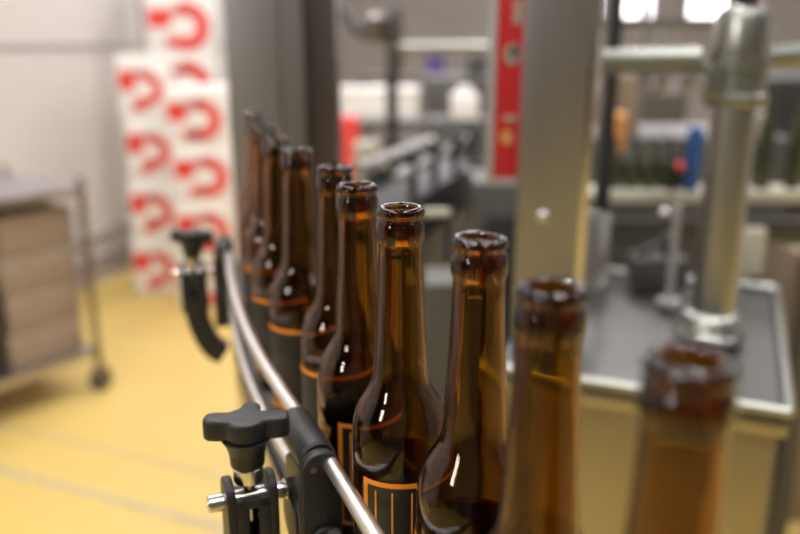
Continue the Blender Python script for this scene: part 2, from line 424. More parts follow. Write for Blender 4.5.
# black clamps with knobs
OFF = [Vector((p.x, p.y)) for p in RP]
def make_clamp():
    """local x: towards the rail, y: along the rail, z: up; origin where pin crosses the block; rail at x=.045, z=+.020"""
    t = empty('rail_clamp')
    RX = .0445; RZ = .031; GX = RX - .0055
    # pin
    b = MB(); b.cyl((-.027, 0, 0), (.040, 0, 0), .0056, 28, .0012); b.build('pin', 'steel', t)
    # bracket block: two cheeks with rounded tops, web and slot
    b = MB()
    out = [(-.0125, -.048), (.0125, -.048)] + [(.0125 * math.cos(a), .004 + .012 * math.sin(a)) for a in [PI * k / 12 for k in range(13)]]
    Mx = Matrix(((0, 0, 1, 0), (1, 0, 0, 0), (0, 1, 0, 0), (0, 0, 0, 1)))
    for s in (-1, 1):
        b.prism(out, s * .0135 - .0028, s * .0135 + .0028, Mx, bev=.0012)
    for x in (-.0075, .0075): b.box((x, -.0098, -.022), (.009, .005, .052), bev=.001)
    b.box((0, -.0098, -.040), (.020, .005, .020), bev=.001); b.box((0, -.0098, .0005), (.020, .005, .006), bev=.001)
    b.box((0, .009, -.022), (.024, .005, .050), bev=.001)
    b.build('bracket', 'black', t)
    # curved arm to the conveyor side plate
    b = MB(); pts = catmull([Vector((0, 0, -.030)), Vector((.001, 0, -.055)), Vector((.009, 0, -.082)), Vector((.019, 0, -.100)), Vector((.031, 0, -.109))], 6)
    prev = None
    for i, p in enumerate(pts):
        d = (pts[min(i + 1, len(pts) - 1)] - pts[max(i - 1, 0)]).normalized(); n = Vector((d.z, 0, -d.x))
        r = [b.bm.verts.new(p + n * a + Vector((0, c, 0))) for a, c in ((-.0135, -.010), (-.0110, -.013), (.0110, -.013), (.0135, -.010), (.0135, .010), (.0110, .013), (-.0110, .013), (-.0135, .010))]
        if prev:
            for k in range(8): b.bm.faces.new((prev[k], prev[(k + 1) % 8], r[(k + 1) % 8], r[k])).smooth = True
        else: b.bm.faces.new(r)
        prev = r
    b.bm.faces.new(prev[::-1]); b.build('arm', 'black', t)
    # steel collar under the knob
    b = MB(); b.lathe([(0, .012), (.0092, .012), (.0096, .0128), (.0096, .0215), (.0088, .0225), (.0082, .0229), (0, .0229)], 32); 
    b.lathe([(0, -.016), (.004, -.016), (.004, .013), (0, .013)], 16); b.build('collar', 'steel', t)
    # knob: stem and four armed head
    k = empty('knob_root') if False else None
    b = MB()
    b.lathe([(0, .0228), (.0100, .0228), (.0108, .0236), (.0116, .034), (.0122, .042), (0, .044)], 32)
    ol = []
    for i in range(96):
        a = 2 * PI * i / 96
        arms = [(math.radians(158), .0265, .40), (math.radians(66), .0225, .40), (math.radians(-10), .0275, .40)]
        r = .0135
        for c, rl, w in arms:
            d = abs((a - c + PI) % (2 * PI) - PI)
            r = max(r, .0135 + (rl - .0135) * math.exp(-(d / w) ** 4) if d < 1.2 else 0)
        ol.append((r * math.cos(a), r * math.sin(a)))
    b.prism(ol, .0415, .0565, bev=.0035)
    b.lathe([(0, .032), (.0115, .032), (.0128, .037), (.0155, .0415), (0, .0425)], 32)
    b.build('knob', 'black', t)
    # grip round the rail with jaw plates hanging down
    b = MB(); b.cyl((GX, -.026, RZ), (GX, .030, RZ), .0120, 36, .0018)
    b.build('rail_grip', 'black', t)
    b = MB()
    jaw = [(.026, -.060), (.028, .006)] + [(.028 * math.cos(a), .006 + .012 * math.sin(a)) for a in [PI * k / 12 for k in range(1, 12)]] + [(-.028, .006), (-.026, -.060)]
    My = Matrix(((0, 0, 1, 0), (1, 0, 0, 0), (0, 1, 0, 0), (0, 0, 0, 1)))
    b.prism(jaw, RX - .0135, RX - .0035, My, bev=.0025)
    b.cyl((RX - .0175, 0, -.022), (RX - .012, 0, -.022), .0205, 40, .0015)
    b.cyl((RX - .019, 0, -.022), (RX - .017, 0, -.022), .0165, 40, .001)
    b.build('jaw_plate', 'black', t)
    b = MB(); cw = .0150
    ck = [(GX - cw, -.062), (GX + cw - .0025, -.062), (GX + cw - .0025, RZ - .012)] + [(GX - .0005 + (cw - .002) * math.cos(a), RZ - .004 + .0125 * math.sin(a)) for a in [PI * k / 12 for k in range(0, 13)]]
    Mc = Matrix(((1, 0, 0, 0), (0, 0, 1, 0), (0, 1, 0, 0), (0, 0, 0, 1)))
    b.prism(ck, -.0345, -.0255, Mc, bev=.0018)
    b.cyl((GX + .001, -.0375, -.022), (GX + .001, -.034, -.022), .0115, 36, .0012)
    b.build('cheek_plate', 'black', t)
    b = MB(); b.cyl((GX - .006, -.0362, RZ - .001), (GX - .006, -.034, RZ - .001), .0022, 16); b.build('screw', 'steel', t)
    b = MB(); b.cyl((RX - .021, 0, 0), (RX - .012, 0, 0), .0075, 6); b.build('nut', 'steel', t)
    return t
clamp = make_clamp()
def place_clamp(o, y, extra=0):
    i = min(range(1, len(OFF) - 1), key=lambda k: abs(OFF[k].y - y))
    p = OFF[i]; d = (OFF[i + 1] - OFF[i - 1]).normalized()   # direction away from the camera
    xdir = Vector((d.y, -d.x)); ang = math.atan2(xdir.y, xdir.x)
    q = p - xdir * .0445
    o.location = (q.x, q.y, ZR - .031); o.rotation_euler = (0, 0, ang)
place_clamp(clamp, .474)
tag(clamp, 'black plastic rail clamp with winged knob on a steel pin, sharp at the bottom left', 'clamp', 'guide rail clamps')
c2 = copy_tree(clamp); place_clamp(c2, .985)
tag(c2, 'blurred black rail clamp with curved arm at the far end, before the cartons', 'clamp', 'guide rail clamps')

# =================================================================== CARTONS
def make_carton(w, d, h, seed):
    t = MB(); t.box((0, 0, h / 2), (w, d, h), bev=.008)
    o = t.build('printed_carton', 'carton')
    p = MB()
    f = -d / 2 - .0008
    def rect(x0, z0, x1, z1, m=0):
        p.mi = m; p.box(((x0 + x1) * w / 2, f, (z0 + z1) * h / 2), (abs(x1 - x0) * w, .002, abs(z1 - z0) * h))
    # red square at left, open red ring and bar at right
    rect(-.47, .42, -.13, .74)
    p.mi = 0
    def ringseg(cx, cz, r0, r1, a0, a1, n=14):
        vs = []
        pts = [(cx * w + r1 * math.cos(a0 + (a1 - a0) * k / n), cz * h + r1 * math.sin(a0 + (a1 - a0) * k / n)) for k in range(n + 1)]
        pts += [(cx * w + r0 * math.cos(a1 - (a1 - a0) * k / n), cz * h + r0 * math.sin(a1 - (a1 - a0) * k / n)) for k in range(n + 1)]
        Mx = Matrix(((1, 0, 0, 0), (0, 0, 1, f - .001), (0, 1, 0, 0), (0, 0, 0, 1)))
        p.prism(pts, 0, .002, Mx)
    ringseg(.10, .44, .16 * w, .36 * w, -PI * .72, PI * .62)
    rect(-.22, .10, .06, .26)
    rect(-.15, .62, .10, .74)
    p.build('red_print', 'red', o)
    b = MB(); b.box((0, f - .0002, h * .73), (w * .5, .002, h * .022)); b.build('black_print', 'black', o)
    return o
carton_pos = []
def stack(px0, px1, G, n, h, rz, names, zoff=0, proto_=[None]):
    a = PG(px0, 200, G); b = PG(px1, 200, G); w = b.x - a.x; cx = (a.x + b.x) / 2
    pr = make_carton(w, .25, h, 0)
    for i in range(n):
        o = pr if i == 0 else copy_tree(pr)
        j = (i * 37 % 5 - 2) * .004
        o.location = (cx + j, G + .125, zoff + i * (h + .0005) + .0005); o.rotation_euler = (0, 0, rz + j * 2)
        tag(o, names % ('bottom', 'second from the floor', 'third from the floor', 'fourth from the floor', 'fifth from the floor', 'sixth from the floor')[i] if True else '', 'carton', 'red and white cartons stacked by the left wall')
stack(127, 171, 3.95, 4, .300, .12, 'white and red carton in the left stack by the wall, %s')
stack(172, 228, 3.72, 4, .264, .05, 'white and red carton in the right stack near the pillar, %s')
stack(158, 219, 4.42, 6, .300, .10, 'white and red carton in the tall rear stack, %s')

# =================================================================== CART
A = PZ(98, 352, .15); B = PZ(0, 386, .15)
cd = (B - A); cd.z = 0; cd.normalize(); cn = Vector((cd.y, -cd.x, 0))
if cn.x > 0: cn = -cn
cart = empty('utility_cart', (A.x, A.y, 0), math.atan2(cd.y, cd.x))
tag(cart, 'steel two shelf utility cart on casters at the left wall, loaded with brown boxes', 'cart')
side = 1 if Vector((-cd.y, cd.x, 0)).dot(cn) > 0 else -1
CL, CWd = .95, .48
def cb(x, y, z, sx, sy, sz, bev=.003): return ((x, side * y, z), (sx, sy, sz), 0, bev)
b = MB(); b.box(*cb(CL / 2, CWd / 2, .755, CL + .03, CWd + .03, .03)); b.build('top_shelf', 'carttop', cart)
b = MB(); b.box(*cb(CL / 2, CWd / 2, .150, CL, CWd, .035)); b.build('lower_shelf', 'carttop', cart)
for x in (0.0, CL):
    for y in (0.0, CWd):
        b = MB(); b.cyl((x, side * y, .08), (x, side * y, .80), .013); b.build('post', 'cart', cart)
        b = MB(); b.cyl((x - .0, side * y - .014, .045), (x, side * y + .014, .045), .044, 28, .006)
        w_ = b.build('caster', 'rubber', cart)
        b = MB()
        for s in (-1, 1): b.box((x, side * y + s * .018, .065), (.03, .003, .05))
        b.box((x, side * y, .088), (.05, .042, .004)); b.build('caster_fork', 'cart', w_)
def cart_world(x, y, z): return Vector((A.x, A.y, 0)) + cd * x + cn * y + Vector((0, 0, z))
def brown(x, y, z, sx, sy, sz, label, jr=0):
    c = cart_world(x, y, z)
    b = MB(); b.box((0, 0, sz / 2), (sx, sy, sz), bev=.005); o = b.build('cardboard_box', 'kraft', None, c, math.atan2(cd.y, cd.x) + jr)
    b = MB(); b.box((0, 0, sz / 2), (sx + .002, .05, sz + .002)); b.build('tape', 'tape', o)
    tag(o, label, 'box', 'brown boxes on the cart')
hz = .1685
for k, (nm) in enumerate(('bottom', 'second from bottom', 'third from bottom', 'topmost')):
    brown(.165, .23, hz + k * .1335, .27, .40, .131, 'brown cardboard box on the cart lower shelf, right pile, %s' % nm, (-.03, .02, -.01, .03)[k])
b = MB()
c = cart_world(.485, .23, hz)
for z in (.0, .40):
    pass
b.box((0, 0, .012), (.34, .38, .024), bev=.004)
for sx in (-1, 1): b.box((sx * .163, 0, .17), (.014, .38, .32), bev=.004)
for sy in (-1, 1): b.box((0, sy * .183, .17), (.34, .014, .32), bev=.004)
tag(b.build('crate', 'crate', None, c, math.atan2(cd.y, cd.x)), 'dark plastic crate on the cart lower shelf at the left picture edge', 'crate')
for i, (dx, dy) in enumerate(((-.09, -.10), (0.0, -.10), (.09, -.10), (-.09, 0), (0, 0), (.09, 0))):
    p = c + cd * dx - cn * dy * -1 + Vector((0, 0, .025))
    b = MB(); b.lathe([(0, 0), (.03, 0), (.032, .004), (.032, .16), (.028, .19), (.015, .23), (.013, .29), (.014, .30), (0, .30)], 20)
    tag(b.build('dark_bottle', 'crate', None, p), 'dark bottle standing in the crate on the cart', 'bottle', 'dark bottles in the crate')

# =================================================================== LEFT PILLAR (machine frame)
def face_box(px0, px1, py, G, depth, z0, z1, m, name, parent=None, rz=0, bev=.004):
    a = PG(px0, py, G); b_ = PG(px1, py, G); w = b_.x - a.x
    b = MB(); b.box((0, depth / 2, (z1 - z0) / 2), (w, depth, z1 - z0), bev=bev)
    return b.build(name, m, parent, ((a.x + b_.x) / 2, G, z0), rz)
lp = empty('machine_pillar', PG(262, 100, 1.55).to_tuple()[:2] + (0,)); L0 = Vector(lp.location)
tag(lp, 'wide brushed steel machine pillar behind the far bottles at the left', 'pillar', 'steel pillars')
def ch(o): o.location = Vector(o.location) - L0; return o
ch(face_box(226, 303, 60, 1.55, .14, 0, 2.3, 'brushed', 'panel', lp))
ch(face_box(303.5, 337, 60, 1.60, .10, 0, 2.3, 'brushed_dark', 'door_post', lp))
ch(face_box(276, 281, 60, 1.546, .006, 0, 2.3, 'steel', 'edge_strip', lp, bev=.001))
# =================================================================== MACHINE TABLE with steel front
Cn = PZ(790, 413, .797); E = PZ(585, 381, .797)
tu = (E - Cn).normalized(); tang = math.atan2(-tu.y, -tu.x)      # local x to the right along the front edge
tb = empty('machine_table', (Cn.x, Cn.y, 0), tang)
tag(tb, 'stainless machine table with raised rim and yellow reflecting front panel at the right', 'table')
TW, TD = .40, .58
b = MB(); b.box((-TW / 2, TD / 2, .785), (TW, TD, .012), bev=.002); b.build('tray', 'tray', tb)
b = MB()
b.cyl((-TW, 0, .797), (0, 0, .797), .0075, 20); b.cyl((0, 0, .797), (0, TD, .797), .0075, 20); b.cyl((-TW, TD, .797), (0, TD, .797), .0075, 20)
b.build('rim', 'pipe', tb)
b = MB(); b.box((-TW / 2, .012, .44), (TW - .03, .012, .68), bev=.002); b.build('front_panel', 'front', tb)
b = MB(); b.box((-TW / 2, -.002, .772), (TW, .006, .018), bev=.002); b.build('front_lip', 'front', tb)
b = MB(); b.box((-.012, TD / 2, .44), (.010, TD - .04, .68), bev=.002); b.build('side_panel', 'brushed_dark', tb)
for x in (-.03, -TW + .03):
    for y in (.03, TD - .03):
        b = MB(); b.box((x, y, .39), (.04, .04, .78), bev=.003); b.cyl((x, y, 0), (x, y, .02), .035); b.build('leg', 'brushed', tb)
def tloc(x, y, z=.792):
    return Matrix.Rotation(tang, 4, 'Z') @ Vector((x, y, 0)) + Vector((Cn.x, Cn.y, z))
# right pillar on the table
a = PG(519, 150, 1.16); b_ = PG(596, 150, 1.16); w = (b_ - a).length / math.cos(.2)
rp = empty('machine_pillar', ((a.x + b_.x) / 2, 1.18, .7915), -.20)
tag(rp, 'tall brushed steel pillar right of centre behind the second bottle, reflecting warm brown', 'pillar', 'steel pillars')
b = MB(); b.box((0, .04, .75), (w * .93, .08, 1.5), bev=.006); b.build('column', 'brushed', rp)
b = MB(); b.box((w * .41, -.0015, .75), (.012, .006, 1.5), bev=.002); b.build('edge_strip', 'steel', rp)
bz = PG(541, 218, 1.17).z - .7915
for dz in (0,):
    b = MB(); b.lathe([(0, -.003), (.009, -.003), (.009, .002), (.006, .005), (0, .006)], 20); o = b.build('bolt', 'steel', rp, (-.012, -.004, bz)); o.rotation_euler = (PI / 2, 0, 0)

# tall red sign strip left of the right pillar
a = PG(492, 178, 1.30); b_ = PG(518, 178, 1.30); top = PG(500, -30, 1.30).z; w = b_.x - a.x
sg = empty('banner_sign', ((a.x + b_.x) / 2, 1.30, a.z))
tag(sg, 'tall narrow red sign strip with pale frame hanging left of the right steel pillar', 'sign')
H = top - a.z
b = MB(); b.box((0, 0, H / 2), (w, .006, H), bev=.001); b.build('red_panel', 'signred', sg)
b = MB(); b.box((-w / 2 - .005, 0, H / 2), (.011, .012, H + .02), bev=.002); b.box((0, 0, -.006), (w + .014, .010, .012), bev=.002); b.build('pale_frame', 'palegrey', sg)
def zed(py): return PG(505, py, 1.30).z - a.z
b = MB()
Mx = lambda x, z: Matrix(((1, 0, 0, x), (0, 0, 1, -.0052), (0, 1, 0, z), (0, 0, 0, 1)))
circ = lambda r: [(r * math.cos(2 * PI * k / 28), r * 1.3 * math.sin(2 * PI * k / 28)) for k in range(28)]
b.prism(circ(.0125), 0, .002, Mx(.004, zed(54))); b.build('round_emblem', 'cream', sg)
b = MB(); b.box((.010, -.004, zed(12)), (.012, .002, .035)); b.build('pale_bar', 'cream', sg)
b = MB(); b.box((.004, -.004, zed(118)), (.022, .002, .008)); b.build('pale_bar', 'cream', sg)
b = MB(); b.prism(circ(.010), 0, .002, Mx(0, zed(137))); b.build('yellow_emblem', 'signyellow', sg)
b = MB(); b.prism(circ(.007), 0, .001, Mx(.006, zed(52)) @ Matrix.Translation((0, 0, -.0012))); b.build('dark_emblem', 'grey', sg)
# hanger that carries the sign from the pillar
hz_ = top - .03
b = MB(); b.box(((a.x + b_.x) / 2 + .05, 1.308, hz_), (.16, .008, .02), bev=.002)
tag(b.build('sign_bracket', 'blackpaint'), 'dark flat bracket holding the red sign strip to the pillar', 'bracket')

# =================================================================== VERTICAL PIPE WITH CLAMP AND CROSS PIPES
G1 = 1.21
base = PZ(709, 338, .7985); base.z = .792
pp = empty('support_post', base); tag(pp, 'thick vertical steel support post with round foot and clamp collars on the machine table', 'post')
b = MB(); b.lathe([(0, .007), (.050, .007), (.053, .012), (.053, .020), (.047, .026), (.044, .045), (.038, .052), (.030, .054), (0, .054)], 40); b.build('foot', 'pipe', pp)
for k in range(4):
    an = PI / 4 + k * PI / 2
    b = MB(); b.cyl((.047 * math.cos(an), .047 * math.sin(an), .018), (.047 * math.cos(an), .047 * math.sin(an), .030), .007, 6); b.build('bolt', 'steel', pp)
tz = PG(752, 12, base.y).z - base.z
b = MB(); b.cyl((0, 0, .05), (0, 0, tz), .0325, 36, .003); b.build('tube', 'pipe', pp)
cz = PG(730, 82, base.y).z - base.z
b = MB(); b.lathe([(.03, cz - .034), (.042, cz - .034), (.044, cz - .030), (.044, cz - .018), (.040, cz - .015), (.040, cz + .015), (.044, cz + .018), (.044, cz + .034), (.03, cz + .036)], 40)
b.box((-.040, -.015, cz), (.03, .03, .05), bev=.003); b.build('clamp_collar', 'greengrey', pp)
b = MB(); b.cyl((-.052, -.034, cz + .008), (-.052, -.022, cz + .008), .008, 6); b.build('bolt', 'steel', pp)
b = MB(); b.lathe([(0, tz), (.036, tz - .09), (.040, tz - .08), (.040, tz - .01), (.034, tz + .004), (0, tz + .008)][1:] + [(0, tz + .008)], 40); b.build('cap', 'pipe', pp)
# black column above the cap
b = MB(); b.cyl((base.x, base.y, base.z + tz + .009), (base.x, base.y, base.z + tz + .25), .016)
tag(b.build('spindle', 'blackpaint'), 'black spindle rising from the top of the thick support post', 'spindle')
def pipe(pts, r, m, name, label, cat, group=None):
    b = MB(); b.tube(pts, r, 24); return tag(b.build(name, m), label, cat, group)
gp = base.y
pL = PG(602, 62, gp + .05); pR = PG(700, 60, gp + .02)
pipe([pL, pR], .019, 'greengrey', 'cross_pipe', 'grey green horizontal pipe joining the thick post from the left', 'pipe', 'horizontal pipes')
pR2 = PG(752, 59, gp + .02); pR3 = PG(830, 52, gp + .05)
pipe([pR2, pR3], .016, 'greengrey', 'cross_pipe', 'horizontal pipe right of the thick post cut by the right edge', 'pipe', 'horizontal pipes')
# dark upright beam behind left of pipe (edge next to the right pillar)
b = MB(); p = PG(606, 100, 1.54); b.box((p.x, p.y - .02, .7915 + .75), (.022, .04, 1.5), bev=.003)
tag(b.build('black_upright', 'blackpaint'), 'slim black upright just right of the brushed steel pillar', 'post')
# slanted shining plate beside the pillar
b = MB(); p0, p1 = PG(600, 215, 1.42), PG(592, 285, 1.38)
b.box((p0 + p1) / 2, (.045, .012, (p0 - p1).length * 1.1), rot=Matrix.Rotation(.12, 4, 'Y') @ Matrix.Rotation(-.25, 4, 'X'), bev=.003)
b.box(((p0 + p1) / 2) + Vector((0, .03, -.03)), (.02, .06, .02), bev=.003)
b.box((p1.x, p1.y + .05, (p1.z + .7975) / 2), (.02, .02, p1.z - .7975 + .02), bev=.003)
tag(b.build('splash_plate', 'steel'), 'bright slanted steel plate standing beside the right pillar', 'plate')
# low block with lever and white rod
b = MB(); p = PZ(655, 285, .7985); b.box((p.x, p.y, .7985 + .03), (.10, .07, .06), bev=.006); b.cyl((p.x + .02, p.y, .85), (p.x + .02, p.y, .90), .012)
o = tag(b.build('gear_housing', 'grey'), 'low grey housing block on the table left of the thick post', 'housing')
pipe([PG(630, 262, p.y), PG(643, 252, p.y - .01), PG(660, 244, p.y)], .008, 'blackpaint', 'lever', 'black slanted lever above the grey housing block', 'lever')
a = PG(678, 205, 1.35); b_ = PG(676, 272, 1.35)
b = MB(); b.cyl((a.x, a.y, .7985), (a.x, a.y, a.z), .0065, 20, .002); b.lathe([(0, 0), (.02, 0), (.02, .012), (0, .012)], 24, c=(a.x, a.y, .7985))
sr = tag(b.build('standing_rod', 'palegrey'), 'thin pale upright rod just left of the thick post', 'rod')
b = MB(); p = PG(665, 213, 1.35); b.lathe([(0, -.01), (.008, -.006), (.0105, 0), (.008, .006), (0, .01)], 20, c=p); b.cyl((p.x, p.y, p.z), (a.x, a.y, p.z), .0035)
b.build('ball_knob', 'steel', sr)
# horizontal shelf pipe with cylinders standing on it (machine further back)
G2 = 1.75
rk = empty('bottle_rack', PG(635, 192, G2).to_tuple()[:2] + (0,)); tag(rk, 'pale horizontal rack bar with legs behind the table, holding dark bottles', 'rack'); K0 = Vector(rk.location)
zz = PG(635, 188, G2).z
a = PG(575, 190, G2); b_ = PG(840, 206, G2)
b = MB(); b.box((Vector((a.x, 0, 0)).x / 2 + b_.x / 2 - K0.x, 0, zz - .012), (b_.x - a.x, .10, .024), bev=.004); b.build('bar', 'cream', rk)
b = MB(); b.box((a.x / 2 + b_.x / 2 - K0.x, .02, zz - .10), (b_.x - a.x, .04, .05), bev=.004); b.build('beam', 'grey', rk)
for x in (a.x + .03, b_.x - .03):
    b = MB(); b.box((x - K0.x, .02, (zz - .025) / 2), (.04, .04, zz - .025), bev=.003); b.build('leg', 'grey', rk)
n = 0
pos_desc = ['leftmost on the rack bar', 'second from the left on the rack bar', 'third from the left on the rack bar', 'fourth from the left on the rack bar', 'fifth from the left, just left of the blue canister', 'second right of the thick post', 'at the right picture edge']
b = MB(); b.lathe([(0, 0), (.028, 0), (.030, .004), (.030, .085), (.026, .105), (.013, .128), (.011, .165), (.0125, .167), (.0125, .175), (0, .175)], 28)
gb = b.build('green_bottle', 'darkgreen')
for i, px in enumerate((612, 630, 648, 666, 682, 760, 792)):
    p = PG(px, 188, G2 - .0)
    o = gb if i == 0 else gb.copy()
    if i: C.objects.link(o)
    o.location = (p.x, G2, zz + .0005)
    o.scale = (.62, .62, .62 if i < 5 else 1.25)
    tag(o, 'small dark green bottle, ' + pos_desc[i], 'bottle', 'dark green bottles on the rack bar')
def can(px, y0, y1, G, r, m, name, label, cat, stand=None, group=None):
    lo = PG(px, y1, G); hi = PG(px, y0, G)
    b = MB(); z0 = stand if stand is not None else lo.z
    h = hi.z - z0
    b.lathe([(0, 0), (r * .95, 0), (r, r * .08), (r, h - r * .3), (r * .8, h - r * .1), (r * .5, h), (0, h)], 28)
    return tag(b.build(name, m, None, (lo.x, G, z0)), label, cat, group)
can(691, 126, 184, G2 - .032, .016, 'blue', 'blue_canister', 'blue canister on the rack bar left of the thick post', 'canister', zz + .0005)
b = MB(); p = PG(680, 166, G2 - .085); b.lathe([(0, -.012), (.006, -.008), (.0095, 0), (.006, .008), (0, .009)], 20, c=p - K0); b.build('red_knob', 'red', rk); b = MB(); b.cyl(p - K0, (p.x - K0.x, p.y + .04 - K0.y, p.z), .004); b.box((p.x - K0.x, p.y + .04 - K0.y, (p.z + zz) / 2 - .004), (.010, .008, p.z - zz + .02), bev=.001)
b.build('knob_stand', 'blackpaint', rk)
# tan box and orange flask on machine behind
G3 = 2.1
mc = empty('filling_machine', PG(640, 140, G3).to_tuple()[:2] + (0,)); F0 = Vector(mc.location); tag(mc, 'grey filling machine body behind the rack of dark bottles', 'machine')
zt = PG(640, 140, G3).z
b = MB(); b.box((0.12, .25, zt / 2), (.62, .42, zt), bev=.01); b.build('body', 'grey', mc)
for x in (-.16, .06, .30, .40):
    b = MB(); b.cyl((x, .26, zt), (x, .26, zt + .45), .012); b.build('upright', 'steel', mc)
for z, mm in ((.30, 'greengrey'), (.40, 'grey')):
    b = MB(); b.box((.12, .26, zt + z), (.60, .03, .025), bev=.003); b.build('crossbar', mm, mc)
for x in (.0, .12, .2):
    b = MB(); b.lathe([(0, 0), (.022, 0), (.024, .01), (.024, .10), (.018, .12), (.006, .13), (.006, .2), (0, .2)], 20); b.build('filling_valve', 'steel', mc, (x, .26, zt + .10))
for (px0, px1, y0, y1, G, m, nm, lb, ct) in [
    (603, 640, 76, 136, G3 + .06, 'tan', 'tan_box', 'tan box on the filling machine near the slim black upright', 'box'),
    (742, 770, 112, 142, G3 + .06, 'cream', 'cream_box', 'cream box on the filling machine right of the thick post', 'box')]:
    a = PG(px0, y1, G); b_ = PG(px1, y0, G)
    b = MB(); b.box((0, .05, (b_.z - zt) / 2), (b_.x - a.x, .10, b_.z - zt - .001), bev=.004)
    b.box((0, -.002, (b_.z - zt) / 2), (.02, .004, b_.z - zt - .01))
    tag(b.build(nm, m, None, ((a.x + b_.x) / 2, G, zt + .0005)), lb, ct)
can(617, 112, 152, G3 - .10, .020, 'orange', 'orange_flask', 'orange flask standing before the tan box', 'flask')
# platform for the flask
p = PG(617, 152, G3 - .10)
b = MB(); b.box((p.x, p.y + .02, p.z - .008), (.08, .10, .014), bev=.002); b.box((p.x, p.y + .02, (p.z - .015) / 2), (.03, .03, p.z - .015), bev=.002)
tag(b.build('flask_stand', 'grey'), 'narrow grey stand carrying the orange flask', 'stand')
# right edge pieces
a = PG(738, 275, 1.50); b_ = PG(766, 228, 1.50)
b = MB(); b.box(((a.x + b_.x) / 2, 1.50, (a.z + b_.z) / 2), (b_.x - a.x, .02, b_.z - a.z), bev=.004); b.cyl(((a.x + b_.x) / 2, 1.52, .0), ((a.x + b_.x) / 2, 1.52, a.z + .03), .012)
tag(b.build('cover_plate', 'cream'), 'beige rectangular cover plate on a stalk right of the thick post', 'plate')
bx = PG(800, 252, 1.9); b0 = PG(776, 345, 1.9)
b = MB(); b.box((0, .09, bx.z / 2), (.34, .18, bx.z), bev=.006)
o = tag(b.build('wooden_cabinet', 'tan', None, (b0.x + .19, 1.9, 0)), 'brown cabinet at the right picture edge beside the machine table', 'cabinet')
b = MB(); b.box((0, -.008, bx.z * .62), (.30, .012, .05), bev=.003); b.build('drawer_front', 'blackpaint', o)
can(790, 222, 250, 2.0, .035, 'green', 'green_can', 'green can standing on the brown cabinet at the right edge', 'can', bx.z + .0005)

# =================================================================== MIDDLE BACKGROUND
# second conveyor with two pale rails
zr = CAMH - .27
r1 = [PZ(360, 167, zr), PZ(432, 139, zr)]; r2 = [PZ(398, 176, zr), PZ(474, 134, zr)]
dv = (r1[1] - r1[0]).normalized(); mid = (r1[0] + r1[1] + r2[0] + r2[1]) / 4
ic = empty('infeed_conveyor', (mid.x, mid.y, 0), math.atan2(dv.y, dv.x)); tag(ic, 'dark infeed conveyor between the two steel pillars with two bright rails', 'conveyor')
b = MB(); b.box((0, 0, zr - .11), (.95, .20, .05), bev=.004); b.build('bed', 'blackpaint', ic)
for s in (-1, 1):
    b = MB(); b.box((0, s * .105, zr - .10), (.95, .006, .10), bev=.001); b.build('side_plate', 'blackpaint', ic)
for x in (-.35, .35):
    for s in (-1, 1):
        b = MB(); b.box((x, s * .085, (zr - .13) / 2), (.035, .035, zr - .13), bev=.002); b.build('leg', 'grey', ic)
for s, rr in ((1, r1), (-1, r2)):
    b = MB(); iv = Matrix.Translation((mid.x, mid.y, 0)) @ Matrix.Rotation(math.atan2(dv.y, dv.x), 4, 'Z'); iv = iv.inverted()
    b.cyl(iv @ rr[0], iv @ rr[1], .011, 20, .003); b.build('rail', 'palegrey', ic)
for x in (-.30, -.12, .08, .26):
    b = MB(); b.cyl((x, -.07, zr - .085), (x, -.07, zr + .02), .010); b.cyl((x, -.07, zr), (x, .075, zr - .01), .006); b.lathe([(0, 0), (.022, 0), (.022, .02), (0, .024)], 20, c=(x, -.07, zr + .02)); b.build('rail_support', 'blackpaint', ic)
# cream short bar seen between bottles
a = PG(422, 213, 1.5); b_ = PG(450, 213, 1.5)
b = MB(); b.cyl(a, b_, .009, 20, .002); sb = b.build('sensor_bar', 'cream')
b = MB(); b.box((b_.x - .004, b_.y + .018, b_.z / 2), (.012, .018, b_.z), bev=.002); b.build('stand', 'blackpaint', sb)
tag(sb, 'short cream bar on a thin stand between the centre bottle and the third bottle', 'bar')
# dark lower machine block behind centre bottles
p = PG(470, 230, 1.75)
b = MB(); b.box((0, .12, .475), (.22, .22, .95), bev=.01); o = b.build('drive_cabinet', 'grey', None, (.275, 1.75, 0)); tag(o, 'dark grey drive cabinet under the infeed conveyor end', 'cabinet')
b = MB(); b.box((0, -.004, .60), (.17, .008, .55), bev=.003); b.build('door', 'blackpaint', o)
b = MB(); b.box((0, .06, .44), (.12, .12, .84), bev=.006)
for x in (-.045, .045): b.cyl((x, .06, 0), (x, .06, .03), .012)
o = b.build('gap_darkening_box', 'greypaint', None, (.103, 1.28, 0)); tag(o, 'grey green box added to darken the gap between the sharp bottle and the next one', 'cabinet')  # added dark box, stands in for the shaded floor between the bottles
b = MB(); b.box((0, -.003, .55), (.10, .006, .50), bev=.002); b.build('door', 'greypaint', o)
# white tote on a table, red bag, cream drum
G4 = 4.2
zt4 = PG(380, 122, G4).z
tt = empty('work_table', (PG(385, 122, G4).x, G4, 0)); tag(tt, 'far work table under the white bin between the pillars', 'table')
b = MB(); b.box((0, .25, zt4 - .02), (.75, .5, .04), bev=.004); b.build('tabletop', 'grey', tt)
for x in (-.34, .34):
    for y in (.03, .47):
        b = MB(); b.box((x, y, (zt4 - .04) / 2), (.04, .04, zt4 - .04)); b.build('leg', 'grey', tt)
a = PG(337, 121, G4 + .05); b_ = PG(418, 89, G4 + .05)
w = b_.x - a.x; h = b_.z - a.z
b = MB(); b.box((0, .16, h / 2), (w, .32, h), bev=.015); b.box((0, .16, h - .012), (w + .02, .34, .02), bev=.005)
tag(b.build('white_bin', 'white', None, ((a.x + b_.x) / 2, G4 + .05, zt4 + .0005)), 'long white bin on the far table right of the left pillar', 'bin')
a = PG(352, 90, G4 + .2); b_ = PG(384, 62, G4 + .2); 
